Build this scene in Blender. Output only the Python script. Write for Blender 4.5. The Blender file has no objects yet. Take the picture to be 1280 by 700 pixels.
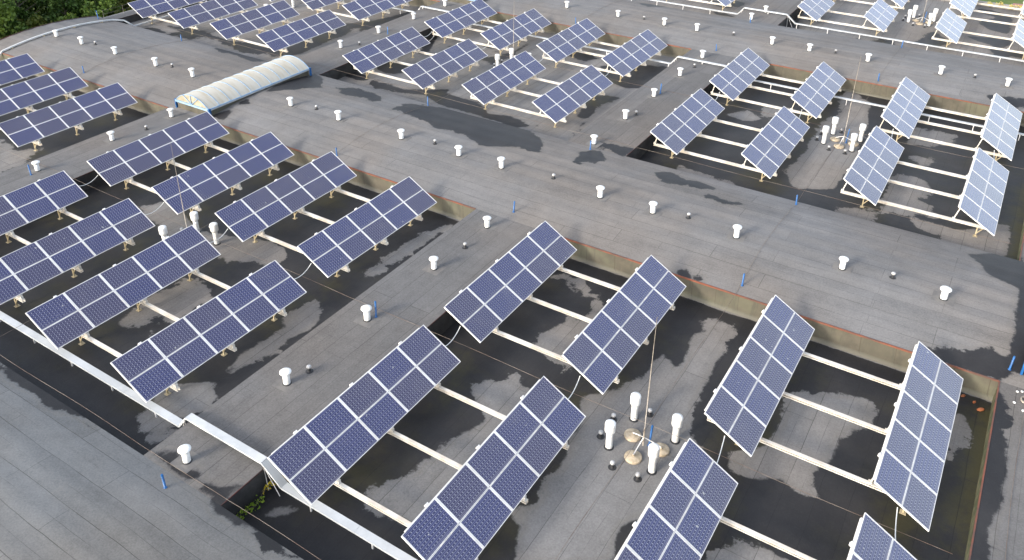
import bpy, bmesh, math, random
import numpy as np
from mathutils import Matrix, Vector, Euler
R = math.radians
random.seed(7); rng = np.random.default_rng(7)
scene = bpy.context.scene
COL = scene.collection

# ------------------------------------------------------------------ camera
cam_d = bpy.data.cameras.new('camera'); cam = bpy.data.objects.new('camera', cam_d); COL.objects.link(cam)
PITCH, YAW, ROLL = 0.46854, -0.56506, 0.00304
fwd = Vector((math.sin(YAW)*math.cos(PITCH), math.cos(YAW)*math.cos(PITCH), -math.sin(PITCH)))
right = Vector((math.cos(YAW), -math.sin(YAW), 0)); upv = right.cross(fwd)
r2 = right*math.cos(ROLL) + upv*math.sin(ROLL); u2 = -right*math.sin(ROLL) + upv*math.cos(ROLL)
M = Matrix(((r2.x, u2.x, -fwd.x, 0), (r2.y, u2.y, -fwd.y, 0), (r2.z, u2.z, -fwd.z, 20.785), (0, 0, 0, 1)))
cam.matrix_world = M
cam_d.sensor_width = 36; cam_d.lens = 29.395; cam_d.shift_y = -0.1148
cam_d.clip_start = .5; cam_d.clip_end = 2000
scene.camera = cam

# ------------------------------------------------------------------ light
SUN_EL, SUN_AZ = R(21), math.atan2(-.35, -.93)      # azimuth from +Y towards +X
w = bpy.data.worlds.new('World'); scene.world = w; w.use_nodes = True
nt = w.node_tree; sky = nt.nodes.new('ShaderNodeTexSky'); sky.sky_type = 'NISHITA'
sky.sun_disc = False; sky.sun_elevation = SUN_EL; sky.sun_rotation = SUN_AZ
sky.air_density = 1.0; sky.dust_density = 2.5; sky.ozone_density = 1.5
bg = nt.nodes['Background']; bg.inputs['Strength'].default_value = 0.15
hs = nt.nodes.new('ShaderNodeHueSaturation'); hs.inputs['Saturation'].default_value = .55     # thin high haze
nt.links.new(sky.outputs[0], hs.inputs['Color']); nt.links.new(hs.outputs[0], bg.inputs[0])
sd = bpy.data.lights.new('sun', 'SUN'); sd.energy = 1.0; sd.angle = R(10); sd.color = (1, .9, .76)
so = bpy.data.objects.new('sun', sd); COL.objects.link(so)
sdir = Vector((math.sin(SUN_AZ)*math.cos(SUN_EL), math.cos(SUN_AZ)*math.cos(SUN_EL), math.sin(SUN_EL)))
so.rotation_euler = sdir.to_track_quat('Z', 'Y').to_euler(); so.location = (0, 0, 60)
scene.view_settings.view_transform = 'Standard'; scene.view_settings.look = 'None'
scene.view_settings.gamma = 1; scene.view_settings.exposure = 1.6
scene.render.engine = 'CYCLES'

# ------------------------------------------------------------------ materials
def mat(name, col, rough=.7, metal=0., spec=.5):
    m = bpy.data.materials.new(name); m.use_nodes = True
    b = m.node_tree.nodes['Principled BSDF']
    b.inputs['Base Color'].default_value = (*col, 1); b.inputs['Roughness'].default_value = rough
    b.inputs['Metallic'].default_value = metal; b.inputs['Specular IOR Level'].default_value = spec
    return m
class NT:
    def __init__(s, m): s.t = m.node_tree; s.b = s.t.nodes['Principled BSDF']
    def n(s, ty, **k):
        nd = s.t.nodes.new(ty)
        for a, v in k.items():
            if a.startswith('i_'): nd.inputs[a[2:].replace('_', ' ')].default_value = v
            else: setattr(nd, a, v)
        return nd
    def l(s, a, b): s.t.links.new(a, b)
    def math(s, op, a, b=None, c=None, clamp=False):
        nd = s.t.nodes.new('ShaderNodeMath'); nd.operation = op; nd.use_clamp = clamp
        for i, v in enumerate((a, b, c)):
            if v is None: continue
            if isinstance(v, (int, float)): nd.inputs[i].default_value = v
            else: s.l(v, nd.inputs[i])
        return nd.outputs[0]
    def mix(s, f, a, b, blend='MIX'):
        nd = s.t.nodes.new('ShaderNodeMix'); nd.data_type = 'RGBA'; nd.blend_type = blend
        for sock, v in ((nd.inputs[0], f), (nd.inputs[6], a), (nd.inputs[7], b)):
            if isinstance(v, (int, float)): sock.default_value = v
            elif isinstance(v, tuple): sock.default_value = (*v, 1)
            else: s.l(v, sock)
        return nd.outputs[2]
    def step(s, v, a, b):
        nd = s.n('ShaderNodeMapRange'); nd.interpolation_type = 'SMOOTHSTEP'
        nd.inputs[1].default_value = a; nd.inputs[2].default_value = b; s.l(v, nd.inputs[0]); return nd.outputs[0]
    def noise(s, vec, scale, detail=4, rough=.55):
        nd = s.n('ShaderNodeTexNoise', i_Scale=scale, i_Detail=detail, i_Roughness=rough)
        if vec is not None: s.l(vec, nd.inputs['Vector'])
        return nd.outputs['Fac']
def weathered(name, c1, c2, rough, scale=3., bump=0., spec=.5, stretch=None):
    m = mat(name, c1, rough, 0, spec); t = NT(m)
    g = t.n('ShaderNodeNewGeometry').outputs['Position']
    if stretch:
        mp = t.n('ShaderNodeMapping'); mp.inputs['Scale'].default_value = stretch; t.l(g, mp.inputs[0]); g = mp.outputs[0]
    f = t.step(t.noise(g, scale, 6, .65), .38, .64)
    t.l(t.mix(f, c1, c2), t.b.inputs['Base Color'])
    if bump:
        b = t.n('ShaderNodeBump', i_Strength=bump, i_Distance=.02); t.l(t.noise(g, scale*6), b.inputs['Height']); t.l(b.outputs[0], t.b.inputs['Normal'])
    return m

def bitumen(name, seam_dir, dry=(.168, .166, .166), wet=(.014, .0138, .0155), strip=1.0, length=7.0):
    """torch-on bitumen felt: laid strips with lap seams, granule speckle, damp stains read from the 'wet' attribute"""
    m = mat(name, dry, .9); t = NT(m)
    pos = t.n('ShaderNodeNewGeometry').outputs['Position']
    mp = t.n('ShaderNodeMapping'); t.l(pos, mp.inputs[0])
    sx = t.n('ShaderNodeSeparateXYZ'); t.l(pos, sx.inputs[0])
    cx = t.n('ShaderNodeCombineXYZ')
    wob = t.math('MULTIPLY', t.math('SUBTRACT', t.noise(pos, .5, 2), .5), .10)
    if seam_dir == 'x': t.l(sx.outputs[0], cx.inputs[0]); t.l(t.math('ADD', sx.outputs[1], wob), cx.inputs[1])
    else: t.l(sx.outputs[1], cx.inputs[0]); t.l(t.math('ADD', sx.outputs[0], wob), cx.inputs[1])
    br = t.n('ShaderNodeTexBrick', i_Scale=1.0, i_Mortar_Size=.012, i_Mortar_Smooth=.3, i_Bias=0., i_Brick_Width=length, i_Row_Height=strip)
    br.offset = .37; br.offset_frequency = 2
    br.inputs['Color1'].default_value = (0, 0, 0, 1); br.inputs['Color2'].default_value = (1, 1, 1, 1); br.inputs['Mortar'].default_value = (.5, .5, .5, 1)
    t.l(cx.outputs[0], br.inputs['Vector'])
    tint = t.n('ShaderNodeSeparateColor'); t.l(br.outputs['Color'], tint.inputs[0])
    mortar = br.outputs['Fac']
    big = t.noise(pos, .22, 5, .6); mid = t.noise(pos, 1.7, 5, .6); fine = t.noise(pos, 15, 5, .8)
    v = t.math('ADD', t.math('MULTIPLY', t.math('SUBTRACT', big, .5), .55), t.math('MULTIPLY', t.math('SUBTRACT', mid, .5), .38))
    v = t.math('ADD', v, t.math('MULTIPLY', t.math('SUBTRACT', fine, .5), 1.15))
    v = t.math('ADD', v, t.math('MULTIPLY', t.math('SUBTRACT', tint.outputs[0], .5), .14))
    v = t.math('ADD', v, 1.0)
    # streaks along the strip
    ms = t.n('ShaderNodeMapping'); ms.inputs['Scale'].default_value = (.12, 3.2, 1); t.l(cx.outputs[0], ms.inputs[0])
    st = t.noise(ms.outputs[0], 1.0, 4, .6)
    v = t.math('ADD', v, t.math('MULTIPLY', t.math('SUBTRACT', st, .5), .3))
    warm = t.mix(t.step(t.noise(pos, .09, 3), .4, .62), dry, (dry[0]*1.04, dry[1]*.97, dry[2]*.9))
    sc = t.n('ShaderNodeVectorMath', operation='SCALE'); t.l(warm, sc.inputs[0]); t.l(v, sc.inputs['Scale'])
    base = sc.outputs[0]
    pale = t.math('MULTIPLY', t.step(t.noise(pos, .55, 7, .7), .6, .74), .22)
    base = t.mix(pale, base, (.25, .235, .215))
    seam_gate = t.step(t.noise(pos, .35, 3), .36, .6)
    base = t.mix(t.math('MULTIPLY', mortar, t.math('ADD', t.math('MULTIPLY', seam_gate, .45), .22)), base, (.045, .042, .04))
    # finer parallel lap lines
    sub = t.n('ShaderNodeTexBrick', i_Scale=1.0, i_Mortar_Size=.006, i_Mortar_Smooth=.2, i_Bias=0., i_Brick_Width=length*1.7, i_Row_Height=strip*.5)
    sub.offset = .21; t.l(cx.outputs[0], sub.inputs['Vector'])
    base = t.mix(t.math('MULTIPLY', sub.outputs['Fac'], t.math('MULTIPLY', t.step(t.noise(pos, .6, 4), .4, .6), .75)), base, (.05, .047, .045))
    # damp
    at = t.n('ShaderNodeAttribute', attribute_name='wet')
    jag = t.math('ADD', t.math('MULTIPLY', t.step(t.noise(pos, .3, 3), .42, .6), .75), .35)
    wn = t.math('ADD', at.outputs['Fac'], t.math('MULTIPLY', t.math('MULTIPLY', t.math('SUBTRACT', t.noise(pos, 1.1, 9, .68), .5), 1.05), jag))
    mask = t.step(wn, .48, .55)
    rim = t.math('MULTIPLY', t.step(wn, .3, .5), .1)
    wcol = t.mix(t.step(t.noise(pos, .5, 5, .6), .35, .7), wet, (wet[0]*1.9, wet[1]*1.85, wet[2]*1.7))
    ma = t.n('ShaderNodeAttribute', attribute_name='moss')
    moss = t.math('MULTIPLY', t.step(t.math('ADD', t.noise(pos, .33, 6, .7), t.math('MULTIPLY', ma.outputs['Fac'], .08)), .52, .72), .65)
    moss = t.math('MULTIPLY', moss, ma.outputs['Fac'])
    wcol = t.mix(moss, wcol, (.042, .038, .014))
    wcol = t.mix(t.math('MULTIPLY', mortar, .6), wcol, (.012, .012, .013))
    wcol = t.mix(t.math('MULTIPLY', t.step(fine, .5, .8), .35), wcol, (.05, .05, .053))
    ring = t.math('MULTIPLY', t.math('MULTIPLY', t.step(wn, .34, .44), t.math('SUBTRACT', 1, t.step(wn, .44, .48))), .22)
    base = t.mix(ring, base, (.2, .185, .16)); base = t.mix(rim, base, wcol); base = t.mix(t.math('MULTIPLY', mask, .95), base, wcol)
    t.l(base, t.b.inputs['Base Color'])
    rg = t.math('SUBTRACT', .88, t.math('MULTIPLY', mask, .33)); t.l(rg, t.b.inputs['Roughness'])
    t.b.inputs['Specular IOR Level'].default_value = .24
    h = t.math('ADD', t.math('MULTIPLY', mortar, -.6), t.math('ADD', t.math('MULTIPLY', fine, .4), t.math('MULTIPLY', mid, 1.2)))
    b = t.n('ShaderNodeBump', i_Strength=.35, i_Distance=.03); t.l(h, b.inputs['Height']); t.l(b.outputs[0], t.b.inputs['Normal'])
    return m

M_DECK = bitumen('bitumen_deck', 'y', dry=(.195, .192, .19))
M_BAND = bitumen('bitumen_barrel', 'x')
M_BAND0 = bitumen('bitumen_foreground', 'x', dry=(.15, .156, .16))
M_RIDGE = bitumen('bitumen_ridge', 'y', length=11., dry=(.14, .138, .138))
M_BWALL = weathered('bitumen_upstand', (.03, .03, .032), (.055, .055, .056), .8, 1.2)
def wall_mat():
    m = mat('bare_wall', (.2, .17, .11), .85); t = NT(m)
    pos = t.n('ShaderNodeNewGeometry').outputs['Position']
    sx = t.n('ShaderNodeSeparateXYZ'); t.l(pos, sx.inputs[0])
    f = t.step(t.noise(pos, 1.1, 6, .65), .36, .66)
    c = t.mix(f, (.108, .095, .07), (.07, .064, .048))
    c = t.mix(t.math('MULTIPLY', t.step(t.noise(pos, .35, 4, .6), .5, .64), .6), c, (.13, .13, .085))
    # sheet joints about every 1.1 m
    xw = t.math('ADD', t.math('ADD', sx.outputs[0], sx.outputs[1]), t.math('MULTIPLY', t.math('SINE', t.math('MULTIPLY', sx.outputs[0], .77)), .55))
    dv_ = t.math('DIVIDE', xw, 1.43); fr = t.math('FRACT', dv_)
    wn = t.n('ShaderNodeTexWhiteNoise', noise_dimensions='1D'); t.l(t.math('FLOOR', dv_), wn.inputs['W'])
    c = t.mix(t.math('MULTIPLY', wn.outputs['Value'], .45), c, (.085, .082, .06))
    j = t.math('LESS_THAN', fr, .022)
    c = t.mix(t.math('MULTIPLY', j, .55), c, (.05, .042, .03))
    mpz = t.n('ShaderNodeMapping'); mpz.inputs['Scale'].default_value = (3.5, 3.5, .5); t.l(pos, mpz.inputs[0])
    c = t.mix(t.math('MULTIPLY', t.step(t.noise(mpz.outputs[0], 1.0, 5, .7), .5, .68), .55), c, (.06, .06, .045))
    hi = t.step(sx.outputs[2], -1.28, -1.40)
    c = t.mix(t.math('MULTIPLY', hi, .55), c, (.15, .145, .12))
    t.l(c, t.b.inputs['Base Color']); return m
M_WALL = wall_mat()
M_MOSSWALL = weathered('mossy_wall', (.045, .055, .02), (.12, .11, .055), .9, 2.5)
M_CAP = weathered('red_edge_strip', (.2, .065, .035), (.1, .055, .042), .7, 1.2)
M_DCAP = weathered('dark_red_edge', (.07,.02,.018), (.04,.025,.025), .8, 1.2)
M_FACADE = weathered('facade_panels', (.32, .31, .29), (.26, .25, .24), .7, .6)
M_ALU = weathered('white_aluminium', (.82, .81, .79), (.72, .7, .67), .38, 1.5)
M_RAIL = weathered('cream_steel', (.72, .69, .63), (.58, .52, .44), .45, 1.3)
M_LEG = weathered('galvanised_leg', (.5, .42, .27), (.36, .29, .17), .55, 3)
M_BACK = mat('module_back', (.55, .55, .55), .6)
M_VENT = weathered('white_plastic', (.84, .84, .82), (.74, .73, .69), .4, 4)
M_VENTBASE = mat('black_collar', (.02, .02, .022), .6)
M_CAPG = weathered('grey_cap', (.5, .5, .5), (.3, .3, .3), .5, 8)
M_BLUE = weathered('blue_plastic', (.008, .1, .3), (.01, .075, .22), .4, 5)
M_TRAY = weathered('zinc_tray', (.55, .57, .58), (.46, .48, .49), .42, .9)
M_CONC = weathered('concrete_weight', (.5, .42, .31), (.36, .29, .2), .9, 6)
M_WIRE = weathered('bare_wire', (.2, .17, .14), (.1, .06, .04), .6, 1)
M_CABLE = mat('white_cable', (.75, .75, .72), .5)
M_MAST = weathered('steel_mast', (.4, .36, .3), (.28, .24, .2), .5, 6)
M_BARK = weathered('bark', (.16, .14, .11), (.07, .06, .045), .9, 5)
M_BRICK = weathered('broken_brick', (.4, .13, .05), (.2, .08, .04), .9, 9)

def glass_mat():
    m = mat('solar_cells', (.02, .025, .09), .16); t = NT(m)
    uv = t.n('ShaderNodeUVMap').outputs[0]; s = t.n('ShaderNodeSeparateXYZ'); t.l(uv, s.inputs[0])
    u, v = s.outputs[0], s.outputs[1]                     # u: 0..12 along the array, v: 0..8 down the slope
    fu, fv = t.math('FRACT', u), t.math('FRACT', v)
    du = t.math('MINIMUM', fu, t.math('SUBTRACT', 1, fu)); dv = t.math('MINIMUM', fv, t.math('SUBTRACT', 1, fv))
    wn = t.n('ShaderNodeTexWhiteNoise', noise_dimensions='3D')
    fl = t.n('ShaderNodeVectorMath', operation='FLOOR'); t.l(uv, fl.inputs[0])
    oi = t.n('ShaderNodeObjectInfo'); cb = t.n('ShaderNodeVectorMath', operation='ADD'); t.l(fl.outputs[0], cb.inputs[0]); t.l(oi.outputs['Random'], cb.inputs[1]); t.l(cb.outputs[0], wn.inputs['Vector'])
    cell = t.mix(wn.outputs['Value'], (.022, .027, .112), (.029, .034, .127))
    cell = t.mix(t.step(oi.outputs['Random'], .35, .8), cell, (.038, .034, .088))
    # two busbars per cell, running along the array
    bus = t.math('LESS_THAN', t.math('ABSOLUTE', t.math('SUBTRACT', t.math('ABSOLUTE', t.math('SUBTRACT', fv, .5)), .2)), .035)
    c = t.mix(t.math('MULTIPLY', bus, .6), cell, (.36, .36, .42))
    gap = t.math('LESS_THAN', t.math('MINIMUM', du, dv), .03)
    c = t.mix(t.math('MULTIPLY', gap, .35), c, (.2, .2, .3))
    lane = t.math('LESS_THAN', dv, .1)
    c = t.mix(t.math('MULTIPLY', lane, .7), c, (.008, .009, .035))
    dia = t.math('LESS_THAN', t.math('ADD', du, dv), .17)
    c = t.mix(t.math('MULTIPLY', dia, .6), c, (.55, .55, .62))
    edge = t.math('LESS_THAN', t.math('MINIMUM', t.math('MINIMUM', u, t.math('SUBTRACT', 12, u)), t.math('MINIMUM', v, t.math('SUBTRACT', 8, v))), .07)
    c = t.mix(t.math('MULTIPLY', edge, .5), c, (.3, .3, .4))
    gp = t.n('ShaderNodeNewGeometry').outputs['Position']
    dust = t.math('MULTIPLY', t.step(v, 6.6, 8.2), t.math('MULTIPLY', t.noise(gp, 2.5, 4), .32))
    dust = t.math('ADD', dust, t.math('MULTIPLY', t.step(t.noise(gp, .8, 5, .65), .5, .75), .10))
    c = t.mix(dust, c, (.3, .28, .26))
    c = t.mix(t.math('MULTIPLY', t.step(t.noise(gp, 5.5, 2, .5), .745, .77), .7), c, (.55, .54, .5))
    t.l(c, t.b.inputs['Base Color'])
    t.b.inputs['Specular IOR Level'].default_value = .9
    t.b.inputs['Sheen Weight'].default_value = .12; t.b.inputs['Sheen Roughness'].default_value = .4; t.b.inputs['Sheen Tint'].default_value = (.75, .82, 1, 1)
    dirt = t.noise(t.n('ShaderNodeNewGeometry').outputs['Position'], 1.6, 5, .6)
    t.l(t.math('ADD', t.math('MULTIPLY', dirt, .12), .1), t.b.inputs['Roughness'])
    return m
M_CELL = glass_mat()
def poly_mat():
    m = mat('polycarbonate', (.72, .69, .6), .38); t = NT(m)
    pos = t.n('ShaderNodeNewGeometry').outputs['Position']
    mp = t.n('ShaderNodeMapping'); mp.inputs['Scale'].default_value = (.6, 2.2, .6); t.l(pos, mp.inputs[0])
    f = t.step(t.noise(mp.outputs[0], 1.0, 6, .65), .42, .7)
    t.l(t.mix(t.math('MULTIPLY', f, .75), (.52, .49, .42), (.42, .36, .25)), t.b.inputs['Base Color'])
    return m
M_POLY = poly_mat()
M_LBLUE = weathered('pale_blue_frame', (.2, .33, .5), (.28, .4, .53), .5, 3)

# ------------------------------------------------------------------ mesh helpers
class MB:
    """collects quads and triangles, then links them as one mesh object"""
    def __init__(s): s.v = []; s.f = []; s.m = []; s.smooth = []
    def add(s, vs, fs, mi=0, sm=False):
        o = len(s.v); s.v += [tuple(v) for v in vs]
        for f in fs: s.f.append([o+i for i in f]); s.m.append(mi); s.smooth.append(sm)
        return s
    def box(s, x0, x1, y0, y1, z0, z1, mi=0, bevel=0, X=None):
        vs = [Vector(p) for p in ((x0,y0,z0),(x1,y0,z0),(x1,y1,z0),(x0,y1,z0),(x0,y0,z1),(x1,y0,z1),(x1,y1,z1),(x0,y1,z1))]
        if X is not None: vs = [X @ v for v in vs]
        return s.add(vs, [(3,2,1,0),(4,5,6,7),(0,1,5,4),(1,2,6,5),(2,3,7,6),(3,0,4,7)], mi)
    def beam(s, a, b, w, h, mi=0, upd=(0,0,1)):
        a, b = Vector(a), Vector(b); d = (b-a); L = d.length; d.normalize(); u = Vector(upd)
        if abs(d.dot(u)) > .98: u = Vector((1,0,0))
        sd_ = d.cross(u).normalized(); uu = sd_.cross(d)
        X = Matrix(((d.x, sd_.x, uu.x, a.x), (d.y, sd_.y, uu.y, a.y), (d.z, sd_.z, uu.z, a.z), (0,0,0,1)))
        return s.box(0, L, -w/2, w/2, -h/2, h/2, mi, X=X)
    def channel(s, a, b, w, h, lip, mi=0):
        """C-profile rail along a-b, open to the near side, with lips"""
        t_ = .012
        a, b = Vector(a), Vector(b); 
        s.beam(a+Vector((0,0,h/2-t_/2)), b+Vector((0,0,h/2-t_/2)), w, t_, mi)
        s.beam(a+Vector((0,0,-h/2+t_/2)), b+Vector((0,0,-h/2+t_/2)), w, t_, mi)
        s.beam(a+Vector((0,w/2-t_/2,0)), b+Vector((0,w/2-t_/2,0)), t_, h-2.2*t_, mi)
        for q in (1, -1):
            s.beam(a+Vector((0,-w/2+t_/2,q*(h/2-lip/2-t_-.001))), b+Vector((0,-w/2+t_/2,q*(h/2-lip/2-t_-.001))), t_, lip, mi)
        return s
    def tube(s, pts, r, n=8, mi=0, cap=True):
        pts = [Vector(p) for p in pts]; rs = r if isinstance(r, (list, tuple)) else [r]*len(pts)
        o = len(s.v)
        for i, p in enumerate(pts):
            d = (pts[min(i+1, len(pts)-1)] - pts[max(i-1, 0)]).normalized()
            u = Vector((0,0,1)) if abs(d.z) < .9 else Vector((1,0,0))
            a = d.cross(u).normalized(); b = a.cross(d)
            for k in range(n):
                th = 2*math.pi*k/n; s.v.append(tuple(p + (a*math.cos(th)+b*math.sin(th))*rs[i]))
        for i in range(len(pts)-1):
            for k in range(n):
                s.f.append([o+i*n+k, o+i*n+(k+1)%n, o+(i+1)*n+(k+1)%n, o+(i+1)*n+k]); s.m.append(mi); s.smooth.append(True)
        if cap:
            s.f.append([o+k for k in range(n)]); s.m.append(mi); s.smooth.append(False)
            e = o+(len(pts)-1)*n; s.f.append([e+k for k in range(n-1,-1,-1)]); s.m.append(mi); s.smooth.append(False)
        return s
    def lathe(s, prof, n=20, c=(0,0,0), mi=0):
        o = len(s.v)
        for r, z in prof:
            for k in range(n):
                th = 2*math.pi*k/n; s.v.append((c[0]+r*math.cos(th), c[1]+r*math.sin(th), c[2]+z))
        for i in range(len(prof)-1):
            for k in range(n):
                s.f.append([o+i*n+k, o+i*n+(k+1)%n, o+(i+1)*n+(k+1)%n, o+(i+1)*n+k]); s.m.append(mi); s.smooth.append(True)
        s.f.append([o+(len(prof)-1)*n+k for k in range(n)]); s.m.append(mi); s.smooth.append(False)
        return s
    def build(s, name, mats, parent=None, loc=(0,0,0)):
        me = bpy.data.meshes.new(name); me.from_pydata(s.v, [], s.f)
        mats = mats if isinstance(mats, (list, tuple)) else [mats]
        for m_ in mats: me.materials.append(m_)
        me.polygons.foreach_set('material_index', s.m); me.polygons.foreach_set('use_smooth', s.smooth)
        me.update()
        o = bpy.data.objects.new(name, me); COL.objects.link(o); o.location = loc
        if parent: o.parent = parent
        return o
def tag(o, label=None, cat=None, group=None, kind=None):
    if label: o['label'] = label
    if cat: o['category'] = cat
    if group: o['group'] = group
    if kind: o['kind'] = kind
    return o
def empty(name, loc, label, cat, group=None, rz=0):
    e = bpy.data.objects.new(name, None); COL.objects.link(e); e.location = loc; e.rotation_euler = (0,0,rz)
    e.empty_display_size = .3
    return tag(e, label, cat, group)
def copy_tree(o, loc, label, group=None):
    def rec(a, par):
        c = a.copy(); COL.objects.link(c); c.parent = par
        for ch in KIDS.get(a.name, []): rec(ch, c)
        return c
    c = rec(o, None); c.location = loc; c['label'] = label
    if group: c['group'] = group
    return c
KIDS = {}
def index(o, kids): KIDS[o.name] = list(kids)
ORD = ['first','second','third','fourth','fifth','sixth','seventh','eighth','ninth','tenth','eleventh','twelfth','thirteenth','fourteenth','fifteenth','sixteenth']

# ------------------------------------------------------------------ stains
DRY= [[(-15.7,28.2),(-15.0,28.5),(-14.2,27.9),(-13.2,27.7),(-12.7,26.8),(-12.9,26.0),(-13.7,26.2),(-13.5,25.5),(-13.6,24.9),(-13.9,23.7),(-13.3,23.5),(-12.5,23.4),(-12.0,22.8),(-11.9,24.0),(-12.4,27.0),(-14.4,28.9)],[(-14.5,20.4),(-14.2,19.8),(-13.2,19.4),(-13.0,18.7),(-13.6,17.2),(-13.5,16.5),(-13.9,15.3),(-14.6,14.1),(-14.4,13.8),(-13.6,13.6),(-13.3,13.9),(-12.6,13.9),(-12.3,15.5),(-12.2,18.0),(-12.4,20.7),(-13.5,21.4)],[(-10.6,21.8),(-10.0,22.6),(-9.2,23.9),(-9.1,25.8),(-8.0,25.1),(-8.4,27.4),(-7.7,29.0),(-7.2,28.6),(-7.2,26.7),(-7.2,25.3),(-7.0,23.4),(-6.8,22.5),(-6.2,21.8),(-5.8,20.3),(-6.6,18.3),(-7.0,17.2),(-6.7,16.1),(-9.0,14.7),(-9.6,15.9),(-10.0,16.1),(-9.3,17.1),(-9.9,17.5),(-9.6,18.3),(-10.0,20.1),(-9.9,20.8)],[(-3.7,26.7),(-2.8,27.1),(-2.1,27.4),(-1.5,27.5),(-1.4,27.0),(-1.4,26.4),(-1.8,25.9),(-2.0,25.1),(-2.2,23.8),(-2.5,22.9),(-2.1,22.1),(-2.7,22.0),(-3.2,22.2),(-4.2,21.7),(-4.7,21.7),(-4.8,22.3),(-4.0,23.1),(-3.9,23.6),(-3.8,24.3),(-4.1,25.9)],[(1.4,28.5),(1.7,28.4),(1.8,28.0),(1.7,27.2),(1.4,26.3),(1.3,26.6)],[(-4.0,18.4),(-3.4,18.9),(-2.9,18.9),(-2.1,18.9),(-4.1,17.6)],[(-16.6,11.8),(-16.3,12.3),(-16.1,12.3),(-16.4,11.9)],[(-8.5,28.7),(-8.2,29.2),(-7.5,29.1),(-7.5,28.6),(-8.1,28.4)],[(-8.4,27.9),(-8.1,28.3),(-7.6,28.0),(-7.7,27.4)],[(-37.1,22.0),(-36.5,23.4),(-33.7,22.2),(-32.4,22.1),(-30.6,22.6),(-28.9,23.2),(-27.5,22.9),(-27.2,22.3),(-28.3,21.8),(-29.2,20.9),(-31.4,21.3),(-33.3,20.9)],[(-29.7,18.1),(-29.8,19.0),(-27.8,18.8),(-27.5,18.1),(-27.7,16.7),(-28.7,16.6),(-28.7,15.9),(-29.1,15.5),(-27.7,15.5),(-28.5,15.3),(-29.4,15.3),(-29.8,17.0)],[(-23.6,20.6),(-22.7,20.4),(-22.4,19.3),(-22.8,18.4),(-22.4,17.7),(-22.9,17.0),(-23.1,15.7),(-23.4,16.6),(-23.2,18.3),(-23.2,19.0),(-23.9,19.4)],[(-24.5,13.2),(-24.2,14.0),(-23.0,14.9),(-22.4,14.3),(-22.4,13.7),(-22.5,13.4),(-22.6,13.1),(-23.1,13.0),(-23.3,13.0),(-24.0,13.2)],[(-24.1,12.7),(-23.5,12.8),(-22.7,12.7),(-22.4,12.3),(-22.4,11.9),(-23.2,11.9),(-24.0,12.3)],[(-23.0,23.7),(-23.1,25.7),(-23.0,27.8),(-22.4,29.4),(-22.2,28.9),(-22.6,27.8),(-22.4,25.9),(-22.7,24.3)],[(-9.5,59.4),(-7.8,58.1),(-7.2,54.3),(-6.7,48.1),(-6.9,44.0),(-8.6,43.0),(-9.5,44.7),(-9.2,48.2),(-9.6,50.8),(-9.5,53.3),(-8.8,55.3),(-9.5,57.0)],[(-4.3,47.6),(-3.6,47.8),(-2.8,47.8),(-2.5,47.5),(-2.2,46.3),(-2.5,45.4),(-2.0,44.8),(-1.6,43.8),(-3.9,43.0),(-4.2,44.1),(-4.2,45.7)],[(-4.3,52.5),(-4.2,55.3),(-2.2,55.3),(-1.9,54.3),(-2.9,53.1)],[(-5.8,42.0),(-4.4,42.9),(-4.3,41.9),(-4.7,41.2),(-5.7,41.2)],[(-2.4,42.7),(-1.7,42.9),(-0.6,42.8),(0.4,42.7),(-0.0,42.0),(-1.6,42.0)],[(-3.7,50.5),(-3.3,51.0),(-2.5,50.7),(-2.8,50.0),(-3.4,50.1)],[(-0.9,42.4),(0.4,43.4),(1.3,44.2),(1.6,44.8),(1.8,44.3),(1.9,41.5),(0.9,41.5),(-0.8,41.4)],[(-15.0,42.0),(-13.9,41.8),(-11.7,41.7),(-11.1,39.2),(-14.0,39.5)],[(-15.2,50.9),(-14.3,52.0),(-13.2,51.4),(-14.0,50.4)],[(-13.4,53.7),(-11.9,54.1),(-11.7,52.4),(-13.2,51.9)],[(-12.7,80.8),(-10.9,80.0),(-10.2,75.9),(-12.2,72.8),(-14.2,77.9)],[(-51.9,22.6),(-49.6,22.2),(-48.5,22.9),(-47.6,21.8),(-47.6,20.2)]]
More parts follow.
